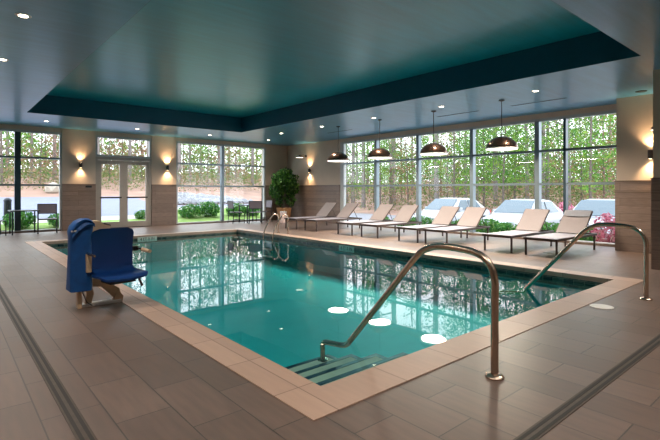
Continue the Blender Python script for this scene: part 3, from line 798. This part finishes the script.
# riprap bank seen through the middle window
rnd = random.Random(11); rk = MB()
def rock(mb, c, r, rnd):
    ic = bmesh.new(); bmesh.ops.create_icosphere(ic, subdivisions=1, radius=1)
    sx, sy, sz = (rnd.uniform(.7, 1.2) for _ in range(3)); vs = []
    for v in ic.verts: k = rnd.uniform(.75, 1.15); vs.append((c[0]+v.co.x*r*sx*k, c[1]+v.co.y*r*sy*k, c[2]+v.co.z*r*sz*k*.75))
    ic.verts.index_update(); fs = [[v.index for v in f_.verts] for f_ in ic.faces]; ic.free(); mb.add(vs, fs)
for _ in range(2100):
    y = rnd.uniform(23, 31.5); x = rnd.uniform(.36*y, .60*y)
    top = .62*1 if x/y > .5 else 1
    if y > 31.5-8*max(0, (x/y-.42))*6: continue
    rock(rk, (x, y, ground(x, y)+.08), rnd.uniform(.10, .24), rnd)
o = rk.build('riprap_stones', M_rock); tag(o, 'bank of loose pale grey stones beyond the middle window', 'stones', kind='stuff')
b = MB(); rock(b, (0, 0, .25), .62, rnd); o = b.build('boulder', mat('boulder_stone', s2l(169, 162, 149), .8, var=.1), loc=(5.35, 33.0, ground(5.35, 33.0)+.02)); tag(o, 'large pale boulder on the leaf-covered bank beyond the left window', 'boulder')
# bollard-like litter bin outside the left window
bx, by = 1.70, 18.6
e = empty('litter_bin', (bx, by, ground(bx, by))); tag(e, 'dark round litter bin standing outside the left window', 'litter bin')
MB().lathe([(.09, 0), (.11, .04), (.11, .80), (.0, .80)], 20).build('bin_body', M_tabledark, e, True)
MB().lathe([(.12, .80), (.12, .84), (.09, .89), (.03, .92), (.0, .92)], 20).build('bin_lid', M_tabledark, e, True)

# shrubs
def make_shrub(name, m, rx, rz, n, size, rnd):
    e = empty(name)
    MB().leaves(n, [((0, 0, rz), (rx, rx, rz)), ((rx*.3, 0, rz*1.15), (rx*.6, rx*.6, rz*.8)), ((-rx*.35, 0, rz*.9), (rx*.6, rx*.6, rz*.8))], size, rnd, shell=.3).build('foliage', m, e)
    st = MB()
    for k in range(5): a = k*1.3; st.tube([(0, 0, -.05), (rx*.5*math.cos(a), rx*.5*math.sin(a), rz*1.1)], .012, 5)
    st.build('stem', M_bark, e)
    return e
sh = make_shrub('boxwood_shrub', M_lf_shrub, .48, .30, 700, .07, random.Random(3))
def nat(px, Y): # ratio along far wall for a given image column -> world x
    a = (px-330)/453.7; rx = .651+a*.759; ry = .759-a*.651; return Y*rx/ry
sl = [(nat(190, 18.6), 18.6, 1.0, 'leftmost green shrub on the lawn outside the middle window'), (nat(208, 18.7), 18.7, 1.15, 'large green shrub outside the middle window, left of the mullion'),
      (nat(236, 18.6), 18.6, 1.0, 'green shrub outside the middle window, behind the side-on chair'), (nat(252, 18.5), 18.5, .9, 'green shrub outside the middle window, behind the mesh chair'),
      (nat(142, 18.8), 18.8, .62, 'small green shrub outside the right-hand glass door'), (nat(20, 18.0), 18.0, 1.0, 'green shrub outside the left window, behind the patio table'), (nat(60, 18.0), 18.0, .8, 'green shrub outside the left window, beside the pillar')]
first = True
for x, y, s_, l in sl:
    o = sh if first else copy_tree(sh); first = False; o.location = (x, y, ground(x, y)-.02); o.scale = (s_, s_, s_); o.rotation_euler = (0, 0, x*3); tag(o, l, 'shrub', 'shrubs on the lawn beyond the far windows')
k = 0; es = ['behind the farthest loungers', 'behind the second pair of loungers', 'left of the left parked car', 'in front of the left parked car', 'right of the left parked car', 'left of the middle white car', 'in front of the middle white car', 'in front of the middle car wheel', 'between the middle and right cars', 'in front of the right car']
for y in (11.6, 10.6, 9.7, 8.9, 8.1, 7.35, 6.75, 6.1, 5.35, 4.6):
    o = copy_tree(sh); x = 12.45+.15*(k % 2); s_ = .78+.12*((k*7) % 3)/2; o.location = (x, y, ground(x, y)-.02); o.scale = (s_, s_, s_*.95); o.rotation_euler = (0, 0, k*1.1)
    tag(o, 'low green shrub outside the long window, %s' % es[k], 'shrub', 'shrubs outside the long window'); k += 1
pk = make_shrub('flowering_shrub', M_lf_pink, .42, .42, 520, .07, random.Random(8))
pk.location = (12.35, 3.98, -.12); pk.scale = (.95, .95, .98); tag(pk, 'pink flowering shrub outside the window beside the right pillar', 'flowering shrub', 'pink flowering shrubs outside the long window')
p2 = copy_tree(pk); p2.location = (20.5, 8.35, -.5); p2.scale = (1.2, 1.2, 1.5); tag(p2, 'pink flowering shrub behind the middle and right parked cars', 'flowering shrub', 'pink flowering shrubs outside the long window')

# cars: nose towards the building (local -x), length along x
def make_car(name, paint, suv=False):
    e = empty(name); W = .89; k = 1.02 if suv else 1.0
    belt = .92*k; roof = 1.44*k+(.02 if suv else 0)
    # lower body loft
    st = [(0.0, .60, .30, .56), (.10, .76, .22, .66), (.35, .84, .20, .74), (.9, W, .19, .84), (1.30, W, .19, belt-.02), (2.2, W, .19, belt), (3.2, W, .19, belt+.01), (3.9, .87, .21, belt+.02), (4.35, .80, .26, belt-.02), (4.5, .70, .34, belt-.14)]
    rings = []
    for x, w, z0, z1 in st:
        h = z1-z0
        half = [(w*.55, z0), (w*.93, z0+.06), (w, z0+h*.35), (w*.985, z0+h*.7), (w*.93, z1-.05), (w*.78, z1)]
        rings.append([(x, y, z) for y, z in half]+[(x, -y, z) for y, z in reversed(half)])
    MB().loft(rings).build('car_body', paint, e, True)
    # cabin: roof skin + pillars as one tapered loft
    cst = [(1.25, .70, belt-.03, belt-.02), (1.98, .63, belt-.03, roof-.05), (2.35, .61, belt-.03, roof), (3.0, .60, belt-.03, roof-.01), (3.35, .60, belt-.03, roof-.05), (4.05 if not suv else 4.3, .66, belt-.03, belt+.0)]
    rg = []
    for x, w, z0, z1 in cst:
        wb = .80; half = [(wb, z0), (wb-(wb-w)*.5*(z1-z0)/(roof-belt), z0+(z1-z0)*.5), (wb-(wb-w)*(z1-z0)/(roof-belt), z1-.02), ((wb-(wb-w)*(z1-z0)/(roof-belt))*.75, z1+.015)]
        rg.append([(x, y, z) for y, z in half]+[(x, -y, z) for y, z in reversed(half)])
    MB().loft(rg).build('cabin', paint, e, True)
    def quad(name, pts, m, off):
        o_ = Vector(off); P_ = [Vector(p) for p in pts]; return MB().add([p for p in P_]+[p+o_ for p in P_], [(0, 1, 2, 3), (7, 6, 5, 4), (0, 4, 5, 1), (1, 5, 6, 2), (2, 6, 7, 3), (3, 7, 4, 0)]).build(name, m, e)
    quad('windshield', [(1.30, -.70, belt+.01), (1.30, .70, belt+.01), (1.96, .58, roof-.05), (1.96, -.58, roof-.05)], M_carglass, (-.02, 0, .03))
    quad('rear_window', [(4.02, -.66, belt+.02), (4.02, .66, belt+.02), (3.40, .54, roof-.06), (3.40, -.54, roof-.06)], M_carglass, (.02, 0, .03))
    for s_ in (-1, 1):
        quad('side_window', [(1.62, s_*.79, belt+.02), (2.52, s_*.79, belt+.02), (2.50, s_*.655, roof-.07), (2.08, s_*.655, roof-.07)], M_carglass, (0, s_*.02, .0))
        quad('side_window', [(2.62, s_*.79, belt+.02), (3.62, s_*.79, belt+.02), (3.22, s_*.655, roof-.08), (2.60, s_*.655, roof-.07)], M_carglass, (0, s_*.02, .0))
        MB().box(1.62, s_*.88-.07, belt+.0, 1.80, s_*.88+.07, belt+.13, .02).build('wing_mirror', paint, e)
        MB().box(.03, s_*.62-.14, .60*k, .22, s_*.62+.14, .70*k, .02).build('headlamp', M_lamp, e)
        MB().box(4.40, s_*.60-.14, .74*k, 4.50, s_*.60+.14, .86*k, .02).build('tail_lamp', M_red, e)
        for x in (.85, 3.65):
            w_ = MB().lathe([(.22, -.10), (.31, -.10), (.325, -.06), (.325, .06), (.31, .10), (.22, .10)], 28, (x, s_*.80, .325), axis='Y').build('wheel', M_tyre, e, True)
            MB().lathe([(.0, -.105), (.20, -.108), (.22, -.10), (.22, .10), (.20, .108), (.0, .105)], 20, (x, s_*.80, .325), axis='Y').build('rim', M_rim, w_, True)
    MB().box(-.01, -.35, .36, .06, .35, .50, .01).build('grille', M_black, e)
    return e
c1 = make_car('parked_car', M_carw); c1.location = (15.2, 8.63, -.56); tag(c1, 'white sedan parked in the middle of the three outside the long window', 'car', 'parked cars')
c2 = copy_tree(c1); c2.location = (15.4, 12.15, -.56); tag(c2, 'white car parked farthest left outside the long window', 'car', 'parked cars')
c3 = make_car('parked_car', M_cars, True); c3.location = (15.1, 5.75, -.56); tag(c3, 'silver car parked behind the nearest lounger, beside the right pillar', 'car', 'parked cars')

# trees
def make_tree(name, seed, kind):
    r = random.Random(seed); e = empty(name)
    if kind == 'pine': H, tr, lm, bm_ = 15, .17, M_lf_pine, M_barkp
    elif kind == 'green': H, tr, lm, bm_ = 7.4, .08, M_lf_green, M_bark
    else: H, tr, lm, bm_ = 6.5, .07, M_lf_brown, M_bark
    t = MB(); bx_, by_ = r.uniform(-.3, .3), r.uniform(-.3, .3)
    pts = [(bx_*(k/5)**2, by_*(k/5)**2, H*k/5-.3) for k in range(6)]
    t.tube(pts, [tr*(1-.13*k) for k in range(6)], 7)
    blobs = []
    nb = {'pine': 12, 'green': 16, 'brown': 14}[kind]; z0 = {'pine': .30, 'green': .18, 'brown': .12}[kind]
    for k in range(nb):
        z = H*(z0+(1-z0)*(k+.5)/nb); a = k*2.4+r.random(); L = {'pine': 1.3, 'green': 1.9, 'brown': 1.6}[kind]*(1.1-.6*k/nb)
        p0 = (bx_*(z/H)**2, by_*(z/H)**2, z-.3); p1 = (p0[0]+L*math.cos(a), p0[1]+L*math.sin(a), z+.25*L)
        t.tube([p0, ((p0[0]+p1[0])/2, (p0[1]+p1[1])/2, z+.05), p1], [tr*.28, tr*.2, tr*.1], 5)
        blobs.append((p1, (.75, .75, .42) if kind == 'pine' else (.85, .85, .55)))
        if kind != 'pine': blobs.append(((p0[0]+.5*(p1[0]-p0[0]), p0[1]+.5*(p1[1]-p0[1]), z+.2), (.6, .6, .5)))
    t.build('trunk', bm_, e, True)
    MB().leaves({'pine': 700, 'green': 2300, 'brown': 1500}[kind], blobs, {'pine': .10, 'green': .085, 'brown': .08}[kind], r, shell=.1).build('foliage', lm, e)
    return e
protos = {'pine': [make_tree('pine_tree', 1, 'pine'), make_tree('pine_tree', 2, 'pine')], 'green': [make_tree('young_tree', 3, 'green'), make_tree('young_tree', 4, 'green')], 'brown': [make_tree('rusty_leaved_tree', 6, 'brown'), make_tree('rusty_leaved_tree', 7, 'brown')]}
used = set(); rt = random.Random(21)
def plant(kind, x, y, side):
    L_ = protos[kind]; p = L_[rt.randrange(2)]
    if p.name in used: o = copy_tree(p)
    else: o = p; used.add(p.name)
    s_ = rt.uniform(.85, 1.25); o.location = (x, y, ground(x, y)-.05); o.scale = (s_, s_, s_); o.rotation_euler = (0, 0, rt.uniform(0, 6.28))
    d_ = {'pine': 'tall pale-trunked pine', 'green': 'slender light green spring tree', 'brown': 'rusty-leaved small tree'}[kind]
    w_ = {'N': 'in the woods beyond the far window wall', 'E': 'in the woods beyond the parked cars'}[side]
    tag(o, '%s %s' % (d_, w_), 'tree', '%ss %s' % (d_, w_))
for side, a0, a1, n in (('N', -4, 33, 54), ('E', 38, 76, 70)):
    for k in range(n):
        a = R(a0+(a1-a0)*((k*.618034) % 1)); t_ = k/n
        if side == 'N': y = 36.5+30*t_**1.3; x = y*math.tan(a)
        else: x = 25.5+30*t_**1.3; y = x/math.tan(a)
        kind = rt.choices(['pine', 'green', 'brown'], [.50, .32, .18] if side == 'N' else [.36, .42, .22])[0]
        plant(kind, x, y, side)
for x_, y_, sd, sc_ in ((30, 26.6, 'E', 1.45), (30, 13.6, 'E', 1.1), (30, 31.6, 'E', 1.0), (20.4, 40, 'N', 1.35), (1.9, 40, 'N', 1.5), (8.6, 41, 'N', 1.1), (17, 42, 'N', 1.1)):
    o = copy_tree(protos['pine'][0]); o.location = (x_, y_, ground(x_, y_)-.05); o.scale = (sc_*1.25, sc_*1.25, sc_)
    w_ = {'N': 'in the woods beyond the far window wall', 'E': 'in the woods beyond the parked cars'}[sd]; tag(o, 'thick pale trunk standing out %s' % w_, 'tree', 'thick pale trunks %s' % w_)
for k_, L_ in protos.items():
    for p in L_:
        if p.name not in used:
            for ch in [q for q in list(C.objects) if q.parent is p]: bpy.data.objects.remove(ch)
            bpy.data.objects.remove(p)
# low undergrowth and the far, uncountable tangle of the woods
rnd = random.Random(77); ug = MB()
def tangle(n, dist0, dist1, h, size, mb, tn=-6, tx=80):
    for _ in range(n):
        a = R(rnd.uniform(tn, tx)); a_ = math.degrees(a)
        w = dist0+(dist1-dist0)*rnd.random()
        if a_ < 35: y = w+8; x = y*math.tan(a)
        else: x = w; y = x/math.tan(a)
        z = ground(x, y)+h*rnd.random()**1.4
        p = Vector((x, y, z)); u = Vector((rnd.gauss(0, 1), rnd.gauss(0, 1), rnd.gauss(0, 1))).normalized(); v = u.cross(Vector((rnd.gauss(0, 1), rnd.gauss(0, 1), rnd.gauss(0, 1)))).normalized()
        s_ = size*rnd.uniform(.5, 1.3); mb.add([p-u*s_, p+v*s_*.45, p+u*s_, p-v*s_*.45], [(0, 1, 2, 3)])
tangle(20000, 26, 34, 1.5, .09, ug); tangle(26000, 34, 58, 3.4, .17, ug)
o = ug.build('forest_undergrowth', M_lf_under); tag(o, 'tangled brown and green undergrowth on the forest floor', 'undergrowth', kind='stuff')
fg = MB(); tangle(22000, 48, 66, 6.5, .28, fg)
o = fg.build('distant_foliage', M_lf_green); tag(o, 'mass of light green foliage deep in the woods', 'foliage', kind='stuff')

# ------------------------------------------------------------------ sky and render look
w = bpy.data.worlds.new('world'); sc.world = w; w.use_nodes = True; nt = w.node_tree
bg = nt.nodes['Background']; tc = nt.nodes.new('ShaderNodeTexCoord'); sx = nt.nodes.new('ShaderNodeSeparateXYZ'); rp = nt.nodes.new('ShaderNodeValToRGB')
nt.links.new(tc.outputs['Generated'], sx.inputs[0]); nt.links.new(sx.outputs['Z'], rp.inputs['Fac']); nt.links.new(rp.outputs['Color'], bg.inputs['Color'])
rp.color_ramp.elements[0].color = (.86, .93, 1, 1); rp.color_ramp.elements[1].color = (.80, .90, 1, 1); bg.inputs['Strength'].default_value = 3.3
sun = lamp('sun', 'SUN', (20, -10, 30), .3, (1, .96, .9), rot=(R(48), 0, R(20)), angle=R(20))
sc.view_settings.view_transform = 'Standard'; sc.view_settings.look = 'None'; sc.view_settings.exposure = .62; sc.view_settings.gamma = 1; sc.view_settings.use_curve_mapping = False
cy = sc.cycles
cy.use_denoising = True
try: cy.denoiser = 'OPENIMAGEDENOISE'
except Exception: pass
cy.max_bounces = 8; cy.diffuse_bounces = 4; cy.glossy_bounces = 4; cy.transparent_max_bounces = 16; cy.sample_clamp_indirect = 6; cy.caustics_reflective = False
for o in C.objects:
    if o.type == 'LIGHT' and False: pass
